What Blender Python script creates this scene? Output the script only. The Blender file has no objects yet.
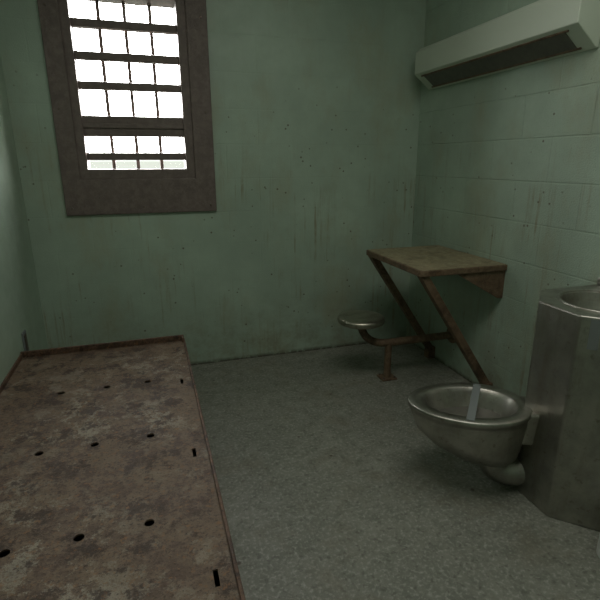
import bpy, bmesh, math, random
from mathutils import Vector, Matrix
random.seed(3)
S=bpy.context.scene
COL=S.collection
XL,XR,YB,YF,ZC=-0.656,1.816,3.07,-0.45,2.75

# ---------------------------------------------------------------- helpers
def link(o,parent=None):
    COL.objects.link(o)
    if parent: o.parent=parent
    return o
def empty(name):
    return link(bpy.data.objects.new(name,None))
def mesh_obj(name,bm,mat,parent=None,smooth=False,bevel=0,seg=2,autosm=None):
    bmesh.ops.recalc_face_normals(bm,faces=bm.faces)
    me=bpy.data.meshes.new(name);bm.to_mesh(me);bm.free()
    o=bpy.data.objects.new(name,me);link(o,parent)
    if mat: me.materials.append(mat)
    if smooth:
        for p in me.polygons:p.use_smooth=True
    if bevel:
        b=o.modifiers.new('bev','BEVEL');b.width=bevel;b.segments=seg;b.limit_method='ANGLE';b.angle_limit=math.radians(35)
    return o
def box(name,lo,hi,mat,parent=None,bevel=0):
    bm=bmesh.new();bmesh.ops.create_cube(bm,size=1)
    for v in bm.verts:
        v.co=Vector([lo[i]+(v.co[i]+.5)*(hi[i]-lo[i]) for i in range(3)])
    return mesh_obj(name,bm,mat,parent,bevel=bevel)
def prism(name,pts,axis,a,b,mat,parent=None,bevel=0):
    """extrude 2-D polygon pts between a and b along axis ('x': pts are (y,z); 'y': (x,z); 'z': (x,y))"""
    def mk(p,t):
        return {'x':(t,p[0],p[1]),'y':(p[0],t,p[1]),'z':(p[0],p[1],t)}[axis]
    bm=bmesh.new()
    A=[bm.verts.new(mk(p,a)) for p in pts];B=[bm.verts.new(mk(p,b)) for p in pts]
    bm.faces.new(A);bm.faces.new(B[::-1]);n=len(pts)
    for i in range(n): bm.faces.new([A[i],A[(i+1)%n],B[(i+1)%n],B[i]])
    return mesh_obj(name,bm,mat,parent,bevel=bevel)
def cyl(name,c,r,h,mat,parent=None,axis='z',n=24,bevel=0,smooth=True):
    bm=bmesh.new();bmesh.ops.create_cone(bm,segments=n,radius1=r,radius2=r,depth=h,cap_ends=True)
    M={'z':Matrix(),'x':Matrix.Rotation(math.pi/2,4,'Y'),'y':Matrix.Rotation(math.pi/2,4,'X')}[axis]
    bmesh.ops.transform(bm,matrix=Matrix.Translation(c)@M,verts=bm.verts)
    o=mesh_obj(name,bm,mat,parent,bevel=bevel)
    for p in o.data.polygons:
        if len(p.vertices)==4:p.use_smooth=smooth
    return o
def bar(name,p,q,w,t,side,mat,parent=None,bevel=.002):
    """flat bar from p to q; w along 'side' vector, t thick perpendicular"""
    p,q=Vector(p),Vector(q);d=(q-p).normalized();s=Vector(side).normalized();n=d.cross(s).normalized();s=n.cross(d)
    bm=bmesh.new();vs=[]
    for e in(p,q):
        vs.append([bm.verts.new(e+s*a*w/2+n*b*t/2) for a,b in((-1,-1),(1,-1),(1,1),(-1,1))])
    bm.faces.new(vs[0]);bm.faces.new(vs[1][::-1])
    for i in range(4): bm.faces.new([vs[0][i],vs[0][(i+1)%4],vs[1][(i+1)%4],vs[1][i]])
    return mesh_obj(name,bm,mat,parent,bevel=bevel)
def tube(name,pts,r,mat,parent=None,res=6):
    cu=bpy.data.curves.new(name,'CURVE');cu.dimensions='3D';cu.bevel_depth=r;cu.bevel_resolution=res;cu.use_fill_caps=True
    sp=cu.splines.new('NURBS');sp.points.add(len(pts)-1)
    for i,p in enumerate(pts): sp.points[i].co=(*p,1)
    sp.use_endpoint_u=True;sp.order_u=3;sp.resolution_u=10
    tmp=bpy.data.objects.new(name,cu);COL.objects.link(tmp)
    dg=bpy.context.evaluated_depsgraph_get();me=bpy.data.meshes.new_from_object(tmp.evaluated_get(dg))
    bpy.data.objects.remove(tmp)
    o=bpy.data.objects.new(name,me);link(o,parent);me.materials.clear();me.materials.append(mat)
    for p in me.polygons:p.use_smooth=True
    return o

# ---------------------------------------------------------------- materials
class NT:
    def __init__(s,name):
        s.m=bpy.data.materials.new(name);s.m.use_nodes=True;s.t=s.m.node_tree;s.b=s.t.nodes['Principled BSDF']
        s.pos=s.n('ShaderNodeNewGeometry').outputs['Position']
    def n(s,k,**kw):
        x=s.t.nodes.new(k)
        for a,v in kw.items(): setattr(x,a,v)
        return x
    def l(s,a,b): s.t.links.new(a,b)
    def val(s,sock,v):
        if hasattr(v,'is_linked') or hasattr(v,'node'): s.l(v,sock)
        else: sock.default_value=v
    def map(s,sc,loc=(0,0,0),src=None):
        m=s.n('ShaderNodeMapping');s.l(src or s.pos,m.inputs[0]);m.inputs['Scale'].default_value=sc;m.inputs['Location'].default_value=loc
        return m.outputs[0]
    def noise(s,vec,scale,detail=4,rough=.55,dist=0):
        x=s.n('ShaderNodeTexNoise');s.l(vec,x.inputs['Vector']);x.inputs['Scale'].default_value=scale;x.inputs['Detail'].default_value=detail
        x.inputs['Roughness'].default_value=rough;x.inputs['Distortion'].default_value=dist
        return x.outputs['Fac']
    def vor(s,vec,scale,feat='F1'):
        x=s.n('ShaderNodeTexVoronoi',feature=feat);s.l(vec,x.inputs['Vector']);x.inputs['Scale'].default_value=scale
        return x.outputs['Distance']
    def rng(s,v,a,b,c=0.,d=1.):
        x=s.n('ShaderNodeMapRange');s.l(v,x.inputs[0])
        for i,k in enumerate((a,b,c,d)): x.inputs[i+1].default_value=k
        return x.outputs[0]
    def mth(s,op,a,b=0.):
        x=s.n('ShaderNodeMath',operation=op);s.val(x.inputs[0],a);s.val(x.inputs[1],b);return x.outputs[0]
    def mul(s,*a):
        r=a[0]
        for b in a[1:]: r=s.mth('MULTIPLY',r,b)
        return r
    def mix(s,f,a,b):
        x=s.n('ShaderNodeMix',data_type='RGBA');s.val(x.inputs[0],f)
        for k,v in((6,a),(7,b)):
            if isinstance(v,tuple): x.inputs[k].default_value=(*v,1)
            else: s.l(v,x.inputs[k])
        return x.outputs[2]
    def bump(s,h,dist,strength=1,normal=None):
        x=s.n('ShaderNodeBump');s.l(h,x.inputs['Height']);x.inputs['Distance'].default_value=dist;x.inputs['Strength'].default_value=strength
        if normal: s.l(normal,x.inputs['Normal'])
        return x.outputs[0]
    def sep(s):
        x=s.n('ShaderNodeSeparateXYZ');s.l(s.pos,x.inputs[0]);return x.outputs
    def done(s,col=None,rough=None,metal=None,nrm=None):
        for k,v in(('Base Color',col),('Roughness',rough),('Metallic',metal)):
            if v is None: continue
            if isinstance(v,tuple): s.b.inputs[k].default_value=(*v,1)
            else: s.val(s.b.inputs[k],v)
        if nrm: s.l(nrm,s.b.inputs['Normal'])
        return s.m

def wall_mat(name,horiz,shift,rust=1.0,base=(.385,.49,.39),mort=.0035,grain=.0025,joint=.06,fill=.25):
    t=NT(name);x,y,z=t.sep()
    h={'x':x,'y':y}[horiz]
    cb=t.n('ShaderNodeCombineXYZ');t.l(t.mth('ADD',h,shift),cb.inputs[0]);t.l(z,cb.inputs[1])
    v=cb.outputs[0]
    br=t.n('ShaderNodeTexBrick',offset=.5,offset_frequency=2);t.l(v,br.inputs['Vector'])
    br.inputs['Scale'].default_value=1;br.inputs['Mortar Size'].default_value=.005;br.inputs['Mortar Smooth'].default_value=.6
    br.inputs['Brick Width'].default_value=.4064;br.inputs['Row Height'].default_value=.2032
    # joints are filled by paint in places, so their depth varies
    mo=t.mul(br.outputs['Fac'],t.rng(t.noise(v,2.3,3,.6),.35,.62,fill,1.),t.rng(z,.5,1.2,.45,1))
    big=t.noise(v,1.6,5,.6);mid=t.noise(v,9,5,.6);fine=t.noise(v,140,4,.65)
    col=t.mix(t.rng(big,.3,.7),tuple(c*.80 for c in base),tuple(c*1.10 for c in base))
    col=t.mix(t.rng(mid,.35,.75,0,.4),col,tuple(c*.76 for c in base))
    col=t.mix(t.mth('MULTIPLY',mo,joint),col,tuple(c*.5 for c in base))
    # broad yellow-brown water staining
    sm=t.n('ShaderNodeMapping');t.l(v,sm.inputs[0]);sm.inputs['Scale'].default_value=(3.2,1.5,1);sm.inputs['Location'].default_value=(4.1,2.7,0)
    st=t.rng(t.noise(sm.outputs[0],1,7,.68),.50,.66)
    col=t.mix(t.mul(st,.34*rust),col,(.31,.27,.15))
    # vertical rust drips, thin and soft
    for sx,off,lo,hi,am in((34,0,.54,.65,.65),(13,7.3,.57,.67,.35)):
        ms=t.n('ShaderNodeMapping');t.l(v,ms.inputs[0]);ms.inputs['Scale'].default_value=(sx,1.4,1);ms.inputs['Location'].default_value=(off,off,0)
        dr=t.rng(t.noise(ms.outputs[0],1,5,.65),lo,hi)
        reg=t.rng(t.noise(v,1.9,3,.55),.45,.60)
        dr=t.mul(dr,reg,t.rng(z,1.15,1.5,1,.12),t.rng(mid,.35,.55,.3,1))
        col=t.mix(t.mth('MULTIPLY',dr,am*rust),col,(.22,.16,.08))
    # blotchy grime close to the floor, specks and chips
    low=t.mul(t.rng(z,0,.5,1,0),t.rng(t.noise(v,6,7,.72),.42,.62))
    col=t.mix(t.mth('MULTIPLY',low,.6*rust),col,(.19,.165,.10))
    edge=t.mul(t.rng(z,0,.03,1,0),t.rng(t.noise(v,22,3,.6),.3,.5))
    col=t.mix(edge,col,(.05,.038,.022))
    sp=t.mul(t.rng(t.vor(v,21),.15,.09),t.rng(t.noise(v,5,3,.6),.50,.56),t.rng(z,1.6,1.9,1,0),.8*min(1,rust))
    col=t.mix(sp,col,(.09,.055,.028))
    hgt=t.mth('SUBTRACT',t.mth('MULTIPLY',fine,grain),t.mth('MULTIPLY',mo,mort))
    nb=t.bump(hgt,1.0,1)
    return t.done(col,t.rng(mid,.3,.7,.34,.5),0.,nb)
M_wb=wall_mat('painted_block_back','x',.12,1.0,mort=.0006,grain=.0012,joint=.05)
M_wr=wall_mat('painted_block_right','y',-.05,1.0,mort=.0028,grain=.0045,joint=.10,fill=.6)
M_wl=wall_mat('painted_block_left','y',.1,.35,mort=.0005,grain=.0015,joint=.04)

def floor_mat():
    t=NT('worn_concrete');p=t.pos
    a=t.noise(p,1.8,6,.6);b=t.noise(p,14,6,.7);c=t.noise(p,70,5,.7)
    col=t.mix(t.rng(a,.35,.65),(.18,.19,.155),(.25,.255,.21))
    col=t.mix(t.rng(b,.42,.62,0,.6),col,(.135,.145,.115))
    col=t.mix(t.rng(c,.5,.64,0,.75),col,(.40,.40,.35))
    col=t.mix(t.rng(t.noise(p,40,4,.6),.56,.66,0,.7),col,(.10,.10,.08))
    col=t.mix(t.mul(t.rng(t.noise(p,3,6,.7),.52,.64),.4),col,(.16,.14,.095))
    col=t.mix(t.rng(t.vor(p,7),.07,.04),col,(.08,.065,.045))
    h=t.mth('ADD',t.mth('MULTIPLY',b,.004),t.mth('MULTIPLY',c,.003))
    return t.done(col,t.rng(b,.35,.65,.32,.58),0.,t.bump(h,1.0,.9))
M_floor=floor_mat()

def rust_mat(name,dark=(.055,.03,.02),mid=(.14,.085,.06),pale=(.33,.29,.23),pf=.55,rs=.5,orange=.6,blotch=.8):
    t=NT(name);p=t.pos
    a=t.noise(p,5.5,8,.72);b=t.noise(p,24,8,.78);c=t.noise(p,110,5,.75)
    col=t.mix(t.rng(a,.42,.58),dark,mid)
    col=t.mix(t.rng(b,.45,.58,0,.8),col,tuple(v*1.3 for v in mid))
    pa=t.mth('MULTIPLY',t.rng(t.noise(p,8,10,.84),.515,.55),t.rng(t.noise(p,2.2,3,.5),.4,.6,.15,1))
    pa=t.mth('MULTIPLY',pa,t.rng(c,.4,.55,.3,1))
    col=t.mix(t.mth('MULTIPLY',pa,pf),col,pale)
    col=t.mix(t.rng(c,.52,.64,0,.9*blotch),col,tuple(v*.4 for v in dark))
    col=t.mix(t.rng(t.noise(p,9,8,.8),.52,.58,0,blotch),col,tuple(v*.5 for v in dark))
    col=t.mix(t.rng(t.noise(p,50,6,.75),.56,.63,0,orange),col,(.24,.12,.05))
    h=t.mth('ADD',t.mth('MULTIPLY',b,.004),t.mth('MULTIPLY',c,.003))
    return t.done(col,t.rng(a,.3,.7,rs-.06,rs+.2),.15,t.bump(h,1.0,.8))
M_bed=rust_mat('rusted_bunk_steel',(.080,.048,.031),(.145,.103,.068),(.38,.355,.275),.85,.5,.7,.9)
M_bedrim=rust_mat('rusted_rim_steel',(.05,.028,.018),(.12,.07,.045),(.2,.14,.09),.3)
M_leg=rust_mat('brown_painted_steel',(.10,.063,.038),(.17,.115,.07),(.26,.22,.13),.25,.5,.35,.6)
M_desk=rust_mat('worn_desk_paint',(.24,.20,.115),(.31,.27,.165),(.42,.39,.27),.5,.45,.5,.6)
M_frame=rust_mat('window_frame_paint',(.135,.105,.092),(.155,.123,.108),(.18,.148,.13),.15,.42,.0,.15)

def steel(name,base=(.42,.42,.39),r=.3,streak=True):
    t=NT(name);p=t.pos
    m=t.map((3,3,60));a=t.noise(m,4,4,.6);g=t.noise(p,8,6,.65)
    col=t.mix(t.rng(g,.35,.7),base,tuple(c*.62 for c in base))
    d=t.noise(t.map((14,14,2.5)),1,5,.65)
    col=t.mix(t.rng(d,.5,.68,0,.45),col,(.22,.19,.13))
    col=t.mix(t.rng(t.noise(p,30,5,.7),.58,.72,0,.6),col,(.15,.125,.085))
    return t.done(col,t.rng(g,.3,.7,r-.04,r+.16),1.,t.bump(a,.0004,.5))
M_steel=steel('stainless_steel',(.48,.47,.42),.35)
M_seat=steel('dull_seat_steel',(.48,.46,.38),.36)
M_light=NT('fixture_enamel').done((.50,.56,.46),.4,0.)
def lens():
    t=NT('fixture_dirty_lens');n=t.noise(t.pos,20,5,.7)
    return t.done(t.mix(t.rng(n,.3,.7),(.08,.08,.067),(.13,.125,.10)),.5,0.)
M_lens=lens()
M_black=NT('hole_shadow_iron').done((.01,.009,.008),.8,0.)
M_tape=NT('grey_tape').done((.18,.20,.195),.6,0.)
M_white=NT('tissue_paper').done((.72,.73,.70),.8,0.)
M_card=NT('cardboard_core').done((.30,.22,.14),.8,0.)
M_bolt=NT('bolt_steel').done((.16,.13,.11),.45,.8)
M_ceil=wall_mat('painted_ceiling','x',0,.1,base=(.42,.48,.40),mort=0,grain=.001,joint=0)
def glass():
    t=NT('window_glass');tr=t.n('ShaderNodeBsdfTransparent');gl=t.n('ShaderNodeBsdfGlossy');gl.inputs['Roughness'].default_value=.1
    mx=t.n('ShaderNodeMixShader');mx.inputs[0].default_value=.05;t.l(tr.outputs[0],mx.inputs[1]);t.l(gl.outputs[0],mx.inputs[2])
    t.l(mx.outputs[0],t.t.nodes['Material Output'].inputs['Surface']);return t.m
M_glass=glass()

# ---------------------------------------------------------------- room shell
T=.2
box('floor',(XL-T,YF-T,-.15),(XR+T,YB+T,0),M_floor)
box('ceiling',(XL-T,YF-T,ZC),(XR+T,YB+T,ZC+.15),M_ceil)
box('wall_left',(XL-T,YF-T,0),(XL,YB+T,ZC),M_wl)
box('wall_right',(XR,YF-T,0),(XR+T,YB+T,ZC),M_wr)
box('wall_front',(XL,YF-T,0),(XR,YF,ZC),M_wl)
WX0,WX1,WZ0,WZ1=-.305,.245,1.28,2.175
bm=bmesh.new()
xs=[XL,WX0-.02,WX1+.02,XR];zs=[0,WZ0-.02,WZ1+.02,ZC]
for y in(YB,YB+T):
    g=[[bm.verts.new((x,y,z)) for z in zs] for x in xs]
    for i in range(3):
        for j in range(3):
            if (i,j)!=(1,1): bm.faces.new([g[i][j],g[i+1][j],g[i+1][j+1],g[i][j+1]])
    if y==YB: g0=g
for (i,j),(k,l) in (((1,1),(2,1)),((2,1),(2,2)),((2,2),(1,2)),((1,2),(1,1)),((0,0),(3,0)),((3,0),(3,3)),((3,3),(0,3)),((0,3),(0,0))):
    bm.faces.new([g0[i][j],g0[k][l],g[k][l],g[i][j]])
mesh_obj('wall_back',bm,M_wb)

# ---------------------------------------------------------------- window
W=empty('window_1')
fx0,fx1,fz0,fz1=-.447,.412,1.024,2.37
def ring(name,o,i,y0,y1,mat,bev):
    bm=bmesh.new();L=[]
    for y in(y0,y1):
        for r in(o,i):
            L.append([bm.verts.new((x,y,z)) for x,z in((r[0],r[2]),(r[1],r[2]),(r[1],r[3]),(r[0],r[3]))])
    for k in range(4):
        n=(k+1)%4
        bm.faces.new([L[0][k],L[0][n],L[1][n],L[1][k]]);bm.faces.new([L[2][k],L[2][n],L[3][n],L[3][k]])
        bm.faces.new([L[0][k],L[0][n],L[2][n],L[2][k]]);bm.faces.new([L[1][k],L[1][n],L[3][n],L[3][k]])
    return mesh_obj(name,bm,mat,W,bevel=bev)
ring('outer_plate',(fx0,fx1,fz0,fz1),(WX0-.045,WX1+.05,WZ0-.055,WZ1+.04),YB-.022,YB,M_frame,.004)
ring('inner_frame',(WX0-.06,WX1+.06,WZ0-.07,WZ1+.055),(WX0,WX1,WZ0,WZ1),YB-.008,YB+.15,M_frame,.004)
for k,z in enumerate((2.04,1.88,1.73,1.352)):
    box('security_bar_%d'%(k+1),(WX0-.01,YB+.02,z-.021),(WX1+.01,YB+.055,z+.021),M_frame,W,.006)
box('meeting_rail',(WX0-.01,YB+.012,1.462),(WX1+.01,YB+.07,1.572),M_frame,W,.006)
box('meeting_rail_lip',(WX0-.008,YB+.002,1.505),(WX1+.008,YB+.02,1.535),M_frame,W,.004)
for k in range(3):
    x=WX0+(WX1-WX0)*(k+1)/4
    box('muntin_v_%d'%(k+1),(x-.010,YB+.09,WZ0),(x+.010,YB+.11,WZ1),M_frame,W,.003)
for k,z in enumerate((2.04,1.88,1.73,1.352)):
    box('muntin_h_%d'%(k+1),(WX0,YB+.09,z-.012),(WX1,YB+.11,z+.012),M_frame,W,.003)
box('glass',(WX0,YB+.118,WZ0),(WX1,YB+.122,WZ1),M_glass,W)
for k,(x,z) in enumerate([(fx0+.035,fz0+.04),(fx1-.035,fz0+.04),(fx0+.035,1.6),(fx1-.035,1.6),(fx0+.035,2.1),(fx1-.035,2.1),(-.02,fz0+.04)]):
    cyl('bolt_%d'%(k+1),(x,YB-.024,z),.007,.008,M_bolt,W,'y',12,.002)

# ---------------------------------------------------------------- bunk bed slab
B=empty('bunk_bed')
bx0,bx1,by0,by1,bz=XL,.125,.5,2.5,.40
plate=box('bed_plate',(bx0,by0,bz-.005),(bx1,by1,bz),M_bed,B)
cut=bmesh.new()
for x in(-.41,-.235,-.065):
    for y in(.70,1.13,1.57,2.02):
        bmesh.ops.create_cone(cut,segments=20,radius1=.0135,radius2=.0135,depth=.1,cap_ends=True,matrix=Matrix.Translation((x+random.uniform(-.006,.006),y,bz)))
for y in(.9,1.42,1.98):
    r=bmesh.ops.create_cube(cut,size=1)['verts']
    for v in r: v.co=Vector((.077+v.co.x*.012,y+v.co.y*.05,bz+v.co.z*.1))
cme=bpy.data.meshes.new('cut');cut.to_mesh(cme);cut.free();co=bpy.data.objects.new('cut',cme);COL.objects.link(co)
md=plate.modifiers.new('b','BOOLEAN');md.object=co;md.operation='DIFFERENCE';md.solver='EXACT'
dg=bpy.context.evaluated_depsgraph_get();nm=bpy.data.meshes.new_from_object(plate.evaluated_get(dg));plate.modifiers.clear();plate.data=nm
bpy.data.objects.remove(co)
box('rim_foot',(bx0,by1-.012,bz-.07),(bx1,by1,bz+.03),M_bedrim,B,.003)
box('rim_side',(bx1-.006,by0,bz-.07),(bx1+.004,by1,bz+.010),M_bedrim,B,.002)
box('rim_wall',(bx0,by0,bz-.05),(bx0+.008,by1,bz+.022),M_bedrim,B,.002)
box('rim_head',(bx0,by0,bz-.07),(bx1,by0+.012,bz+.03),M_bedrim,B,.003)
box('corner_gusset',(bx1-.012,by1-.05,bz),(bx1-.002,by1,bz+.028),M_bedrim,B,.003)
for k,y in enumerate((by0+.1,by1-.15)):
    box('leg_%d'%(k+1),(bx1-.12,y-.025,0),(bx1-.07,y+.025,bz-.01),M_bedrim,B,.003)
    box('cross_rail_%d'%(k+1),(bx0,y-.02,bz-.05),(bx1-.01,y+.02,bz-.01),M_bedrim,B)
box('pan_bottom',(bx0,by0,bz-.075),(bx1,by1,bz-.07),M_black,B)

O=empty('wall_outlet')
box('outlet_plate',(XL,2.56,.385),(XL+.007,2.63,.50),M_tape,O,.002)
box('outlet_receptacle',(XL+.006,2.578,.40),(XL+.011,2.612,.485),M_bolt,O,.002)

# ---------------------------------------------------------------- desk
D=empty('wall_desk')
dx0,dy0,dy1,dz=1.288,2.07,2.735,.785
def rpoly(x0,x1,y0,y1,r,n=5):
    out=[(x1,y0)]
    for k in range(n+1):
        a=math.pi*1.5-k*math.pi/2/n; out.append((x0+r+r*math.cos(a),y0+r+r*math.sin(a)))
    for k in range(n+1):
        a=math.pi-k*math.pi/2/n; out.append((x0+r+r*math.cos(a),y1-r+r*math.sin(a)))
    out.append((x1,y1));return out
prism('desk_top',rpoly(dx0,XR,dy0,dy1,.025),'z',dz-.034,dz-.002,M_leg,D,.004)
prism('desk_surface',rpoly(dx0+.010,XR-.004,dy0+.010,dy1-.010,.02),'z',dz-.004,dz,M_desk,D,.001)
for k,(a,b) in enumerate(((dy0+.012,dy0+.018),(dy1-.018,dy1-.012))):
    prism('gusset_%d'%(k+1),[(1.50,dz-.028),(XR,dz-.028),(XR,dz-.19),(XR-.03,dz-.19)],'y',a,b,M_leg,D,.001)
for k,y in enumerate((dy0+.035,dy1-.035)):
    bar('brace_%d'%(k+1),(dx0+.02,y,dz-.03),(XR-.03,y,.055),.045,.022,(0,1,0),M_leg,D)
    bar('brace_web_%d'%(k+1),(dx0+.035,y-.02,dz-.03),(XR-.015,y-.02,.055),.035,.006,(1,0,1),M_leg,D)
    box('brace_foot_%d'%(k+1),(XR-.05,y-.03,.0),(XR,y+.03,.085),M_leg,D,.004)

# ---------------------------------------------------------------- stool on arm
K=empty('wall_mounted_stool')
sx,sy,sz=1.175,2.52,.42
prof=[(0,sz),(.10,sz),(.128,sz-.001),(.138,sz-.005),(.142,sz-.014),(.142,sz-.030),(.137,sz-.037),(.120,sz-.040),(0,sz-.040)]
bm=bmesh.new();n=56;rings=[]
for r,z in prof:
    rings.append([bm.verts.new((sx,sy,z))] if r==0 else [bm.verts.new((sx+r*math.cos(2*math.pi*i/n),sy+r*math.sin(2*math.pi*i/n),z)) for i in range(n)])
for a,b in zip(rings,rings[1:]):
    for i in range(n):
        j=(i+1)%n
        if len(a)==1: bm.faces.new([a[0],b[i],b[j]])
        elif len(b)==1: bm.faces.new([a[i],a[j],b[0]])
        else: bm.faces.new([a[i],a[j],b[j],b[i]])
mesh_obj('seat',bm,M_seat,K,smooth=True)
cyl('seat_hub',(sx,sy,sz-.05),.05,.022,M_leg,K)
tube('arm',[(sx,sy,sz-.05),(sx+.005,sy,.33),(sx+.05,sy-.01,.262),(sx+.13,sy-.03,.238),(1.42,2.49,.238),(XR,2.49,.238)],.024,M_leg,K)
cyl('arm_wall_flange',(XR-.006,2.49,.238),.055,.012,M_leg,K,'x')
tube('post',[(1.352,2.488,.238),(1.352,2.488,.12),(1.352,2.488,.005)],.022,M_leg,K)
box('post_foot',(1.352-.05,2.488-.045,0),(1.352+.05,2.488+.045,.012),M_leg,K,.003)
for k,(a,b) in enumerate(((-.036,-.032),(.036,-.032),(-.036,.032),(.036,.032))):
    cyl('foot_bolt_%d'%(k+1),(1.352+a,2.488+b,.016),.007,.01,M_bolt,K,n=8)

# ---------------------------------------------------------------- toilet / sink combo
C=empty('toilet_sink_combo')
Hs=.815
def col_poly():
    return [(1.366,1.373),(1.366,1.187),(1.497,1.055),(XR-.001,1.055),(XR-.001,1.505),(1.497,1.505)]
bc=(1.60,1.28);br=.165;n=48
bm=bmesh.new();P=col_poly()
lo=[bm.verts.new((x,y,.0)) for x,y in P];hi=[bm.verts.new((x,y,Hs)) for x,y in P]
bm.faces.new(lo)
for i in range(6): bm.faces.new([lo[i],lo[(i+1)%6],hi[(i+1)%6],hi[i]])
rr=[]
for r,z in((br,Hs),(br-.004,Hs-.006),(br-.012,Hs-.04),(br-.03,Hs-.085),(br-.07,Hs-.115),(.02,Hs-.125)):
    rr.append([bm.verts.new((bc[0]+r*math.cos(2*math.pi*i/n),bc[1]+r*math.sin(2*math.pi*i/n),z)) for i in range(n)])
e0=[bm.edges.get((hi[i],hi[(i+1)%6])) for i in range(6)]
e1=[bm.edges.new((rr[0][i],rr[0][(i+1)%n])) for i in range(n)]
bmesh.ops.triangle_fill(bm,use_beauty=True,edges=e0+e1,normal=(0,0,1))
for a,b in zip(rr,rr[1:]):
    for i in range(n): bm.faces.new([a[i],a[(i+1)%n],b[(i+1)%n],b[i]])
bm.faces.new(rr[-1])
kill=[f for f in bm.faces if abs(f.calc_center_median().z-Hs)<1e-5 and all((Vector(v.co[:2])-Vector(bc)).length<br+1e-4 for v in f.verts)]
bmesh.ops.delete(bm,geom=kill,context='FACES')
mesh_obj('cabinet',bm,M_steel,C,bevel=.006,seg=3)
bm=bmesh.new();cu=[]
for i in range(n):
    a=2*math.pi*i/n;ring_=[]
    for j in range(8):
        b=2*math.pi*j/8;r=br+.004+.006*math.cos(b)
        ring_.append(bm.verts.new((bc[0]+r*math.cos(a),bc[1]+r*math.sin(a),Hs+.006*math.sin(b))))
    cu.append(ring_)
for i in range(n):
    for j in range(8):
        bm.faces.new([cu[i][j],cu[(i+1)%n][j],cu[(i+1)%n][(j+1)%8],cu[i][(j+1)%8]])
mesh_obj('basin_rim',bm,M_steel,C,smooth=True)
prism('splash_back',[(1.06,Hs),(1.50,Hs),(1.50,Hs+.03),(1.06,Hs+.03)],'x',XR-.035,XR-.001,M_steel,C,.006)
tube('spout',[(XR-.03,1.28,Hs+.015),(XR-.06,1.28,Hs+.03),(XR-.10,1.28,Hs+.012)],.010,M_steel,C)
cyl('drain',(bc[0],bc[1],Hs-.123),.018,.004,M_black,C)
lb=Vector((1.366,1.187,0)).lerp(Vector((1.497,1.055,0)),.26)+Vector((-.71,-.70,0))*.0015
bar('label_strip',lb+Vector((0,0,Hs-.008)),lb+Vector((0,0,Hs-.115)),.032,.0015,(.704,-.71,0),M_tape,C,0)
# bowl
ex=Vector((.924,-.382,0)).normalized();ey=Vector((-ex.y,ex.x,0));bo=Vector((1.17,1.465,0))
def bring(bm,z,a,b,s,n=56):
    out=[]
    for i in range(n):
        th=2*math.pi*i/n;c,si=math.cos(th),math.sin(th)
        w=b*(1+.10*c)          # a bit fuller toward the cabinet
        q=bo+ex*(a*c+s)+ey*(w*si);out.append(bm.verts.new((q.x,q.y,z)))
    return out
bm=bmesh.new();Z=.385
spec=[(Z-.255,.045,.04,.12),(Z-.25,.09,.075,.10),(Z-.225,.135,.105,.075),(Z-.175,.180,.135,.04),(Z-.115,.213,.158,.012),(Z-.05,.230,.168,.003),(Z-.022,.232,.170,0),(Z-.020,.240,.176,0),(Z-.004,.240,.176,0),(Z,.236,.172,0),
      (Z,.190,.132,.002),(Z-.004,.185,.127,.002),(Z-.02,.174,.118,.002),(Z-.05,.160,.108,.002),(Z-.10,.125,.085,.02),(Z-.14,.08,.06,.045),(Z-.16,.03,.025,.06)]
R_=[bring(bm,*s) for s in spec]
for a,b in zip(R_,R_[1:]):
    for i in range(56): bm.faces.new([a[i],a[(i+1)%56],b[(i+1)%56],b[i]])
bm.faces.new(R_[0]);bm.faces.new(R_[-1])
mesh_obj('bowl',bm,M_steel,C,smooth=True,bevel=0)
def pt(a,b,z): q=bo+ex*a+ey*b;return (q.x,q.y,z)
tube('trap',[pt(.10,0,.20),pt(.12,0,.11),pt(.16,0,.075),pt(.24,0,.075),pt(.36,0,.10)],.062,M_steel,C,8)
bm=bmesh.new()
vs=[bm.verts.new(pt(a,b,z)) for a in(.197,.36) for b,z in((-.085,Z-.006),(.085,Z-.006),(.07,Z-.15),(-.07,Z-.15))]
bm.faces.new(vs[:4]);bm.faces.new(vs[4:][::-1])
for i in range(4): bm.faces.new([vs[i],vs[(i+1)%4],vs[4+(i+1)%4],vs[4+i]])
mesh_obj('neck',bm,M_steel,C,bevel=.012,seg=3)
bm=bmesh.new();w=bring(bm,Z-.075,.142,.096,.010);bm.faces.new(w)
mesh_obj('bowl_dark_disc',bm,M_lens,C)  # flat dark disc across the inside of the bowl
bar('tape_strip',pt(.075,.155,Z+.002),pt(-.03,-.155,Z+.002),.03,.002,tuple(ex),M_tape,C,0)

# toilet paper roll standing on the floor beside the cabinet
TP=empty('toilet_paper_roll')
bm=bmesh.new();n=36;rg=[]
for r,z in((.02,.0),(.054,.0),(.056,.004),(.056,.096),(.054,.1),(.02,.1)):
    rg.append([bm.verts.new((1.433+r*math.cos(2*math.pi*i/n),.955+r*math.sin(2*math.pi*i/n),z)) for i in range(n)])
for a,b in zip(rg,rg[1:]+rg[:1]):
    for i in range(n): bm.faces.new([a[i],a[(i+1)%n],b[(i+1)%n],b[i]])
mesh_obj('paper',bm,M_white,TP,smooth=False)
cyl('core',(1.433,.955,.049),.0205,.098,M_card,TP)

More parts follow.
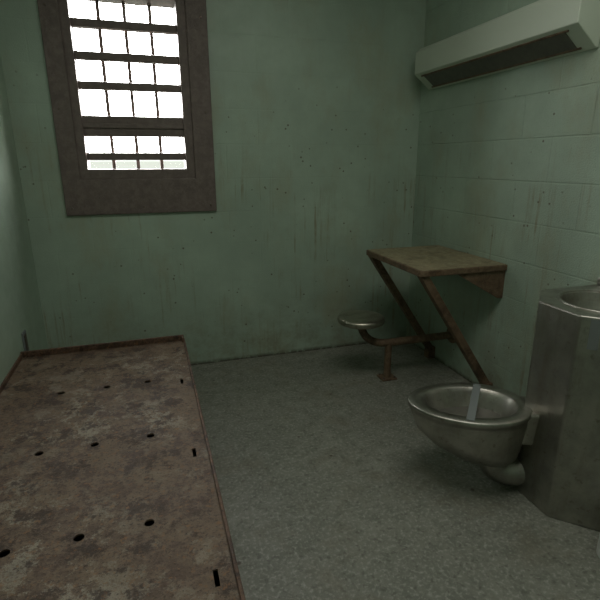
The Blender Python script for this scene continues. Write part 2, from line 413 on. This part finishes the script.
# ---------------------------------------------------------------- light fixture on right wall
Lf=empty('wall_light_fixture')
pf=[(1.69,1.845),(1.69,1.97),(1.72,1.995),(XR-.0005,2.02),(XR-.0005,1.76),(1.80,1.762)]
prism('housing',pf,'y',1.70,2.95,M_light,Lf,.004)
def on_slope(t,off):
    a=Vector((1.69,1.845));b=Vector((1.80,1.762));d=(b-a).normalized();nn=Vector((d.y,-d.x))
    if nn.y>0: nn=-nn
    q=a+(b-a)*t+nn*off;return (q.x,q.y)
prism('lens_panel',[on_slope(.20,-.01),on_slope(.20,.0025),on_slope(.86,.0025),on_slope(.86,-.01)],'y',1.78,2.87,M_lens,Lf)
for k,(a,b) in enumerate(((.14,.20),(.86,.92))):
    prism('lens_trim_%d'%(k+1),[on_slope(a,-.005),on_slope(a,.006),on_slope(b,.006),on_slope(b,-.005)],'y',1.76,2.89,M_leg,Lf,.001)

# ---------------------------------------------------------------- lights
w=bpy.data.worlds.new('World');S.world=w;w.use_nodes=True;nt=w.node_tree
bg=nt.nodes['Background'];tc=nt.nodes.new('ShaderNodeTexCoord');sp=nt.nodes.new('ShaderNodeSeparateXYZ');nt.links.new(tc.outputs['Generated'],sp.inputs[0])
cr=nt.nodes.new('ShaderNodeValToRGB');nt.links.new(sp.outputs[2],cr.inputs[0])
cr.color_ramp.elements[0].position=0;cr.color_ramp.elements[0].color=(.03,.032,.028,1)
cr.color_ramp.elements[1].position=.012;cr.color_ramp.elements[1].color=(1,1,.99,1)
e=cr.color_ramp.elements.new(.004);e.color=(.05,.053,.05,1)
nt.links.new(cr.outputs[0],bg.inputs[0]);bg.inputs[1].default_value=29
pl=bpy.data.lights.new('window_portal','AREA');pl.shape='RECTANGLE';pl.size=WX1-WX0;pl.size_y=WZ1-WZ0;pl.cycles.is_portal=True
po=link(bpy.data.objects.new('window_portal',pl));po.location=((WX0+WX1)/2,YB+.14,(WZ0+WZ1)/2);po.rotation_euler=(-math.pi/2,0,0)
al=bpy.data.lights.new('ceiling_fill','AREA');al.shape='RECTANGLE';al.size=1.6;al.size_y=.8;al.energy=16;al.color=(1,.97,.91)  # soft fill light added to brighten the cell, not a fitting it has
ao=link(bpy.data.objects.new('ceiling_fill',al));ao.location=(.6,1.0,ZC-.03)

# ---------------------------------------------------------------- camera
cam=bpy.data.cameras.new('camera');co=link(bpy.data.objects.new('camera',cam));S.camera=co
cam.sensor_width=36;cam.lens=479.1/600*36;cam.clip_start=.02
p,y,r=map(math.radians,(16.14,17.37,-.25))
F=Vector((math.sin(y)*math.cos(p),math.cos(y)*math.cos(p),-math.sin(p)));R=Vector((math.cos(y),-math.sin(y),0));U=R.cross(F)
R2=R*math.cos(r)+U*math.sin(r);U2=-R*math.sin(r)+U*math.cos(r)
M=Matrix((R2,U2,-F)).transposed().to_4x4();M.translation=(0,0,1.32);co.matrix_world=M
S.view_settings.view_transform='Standard'
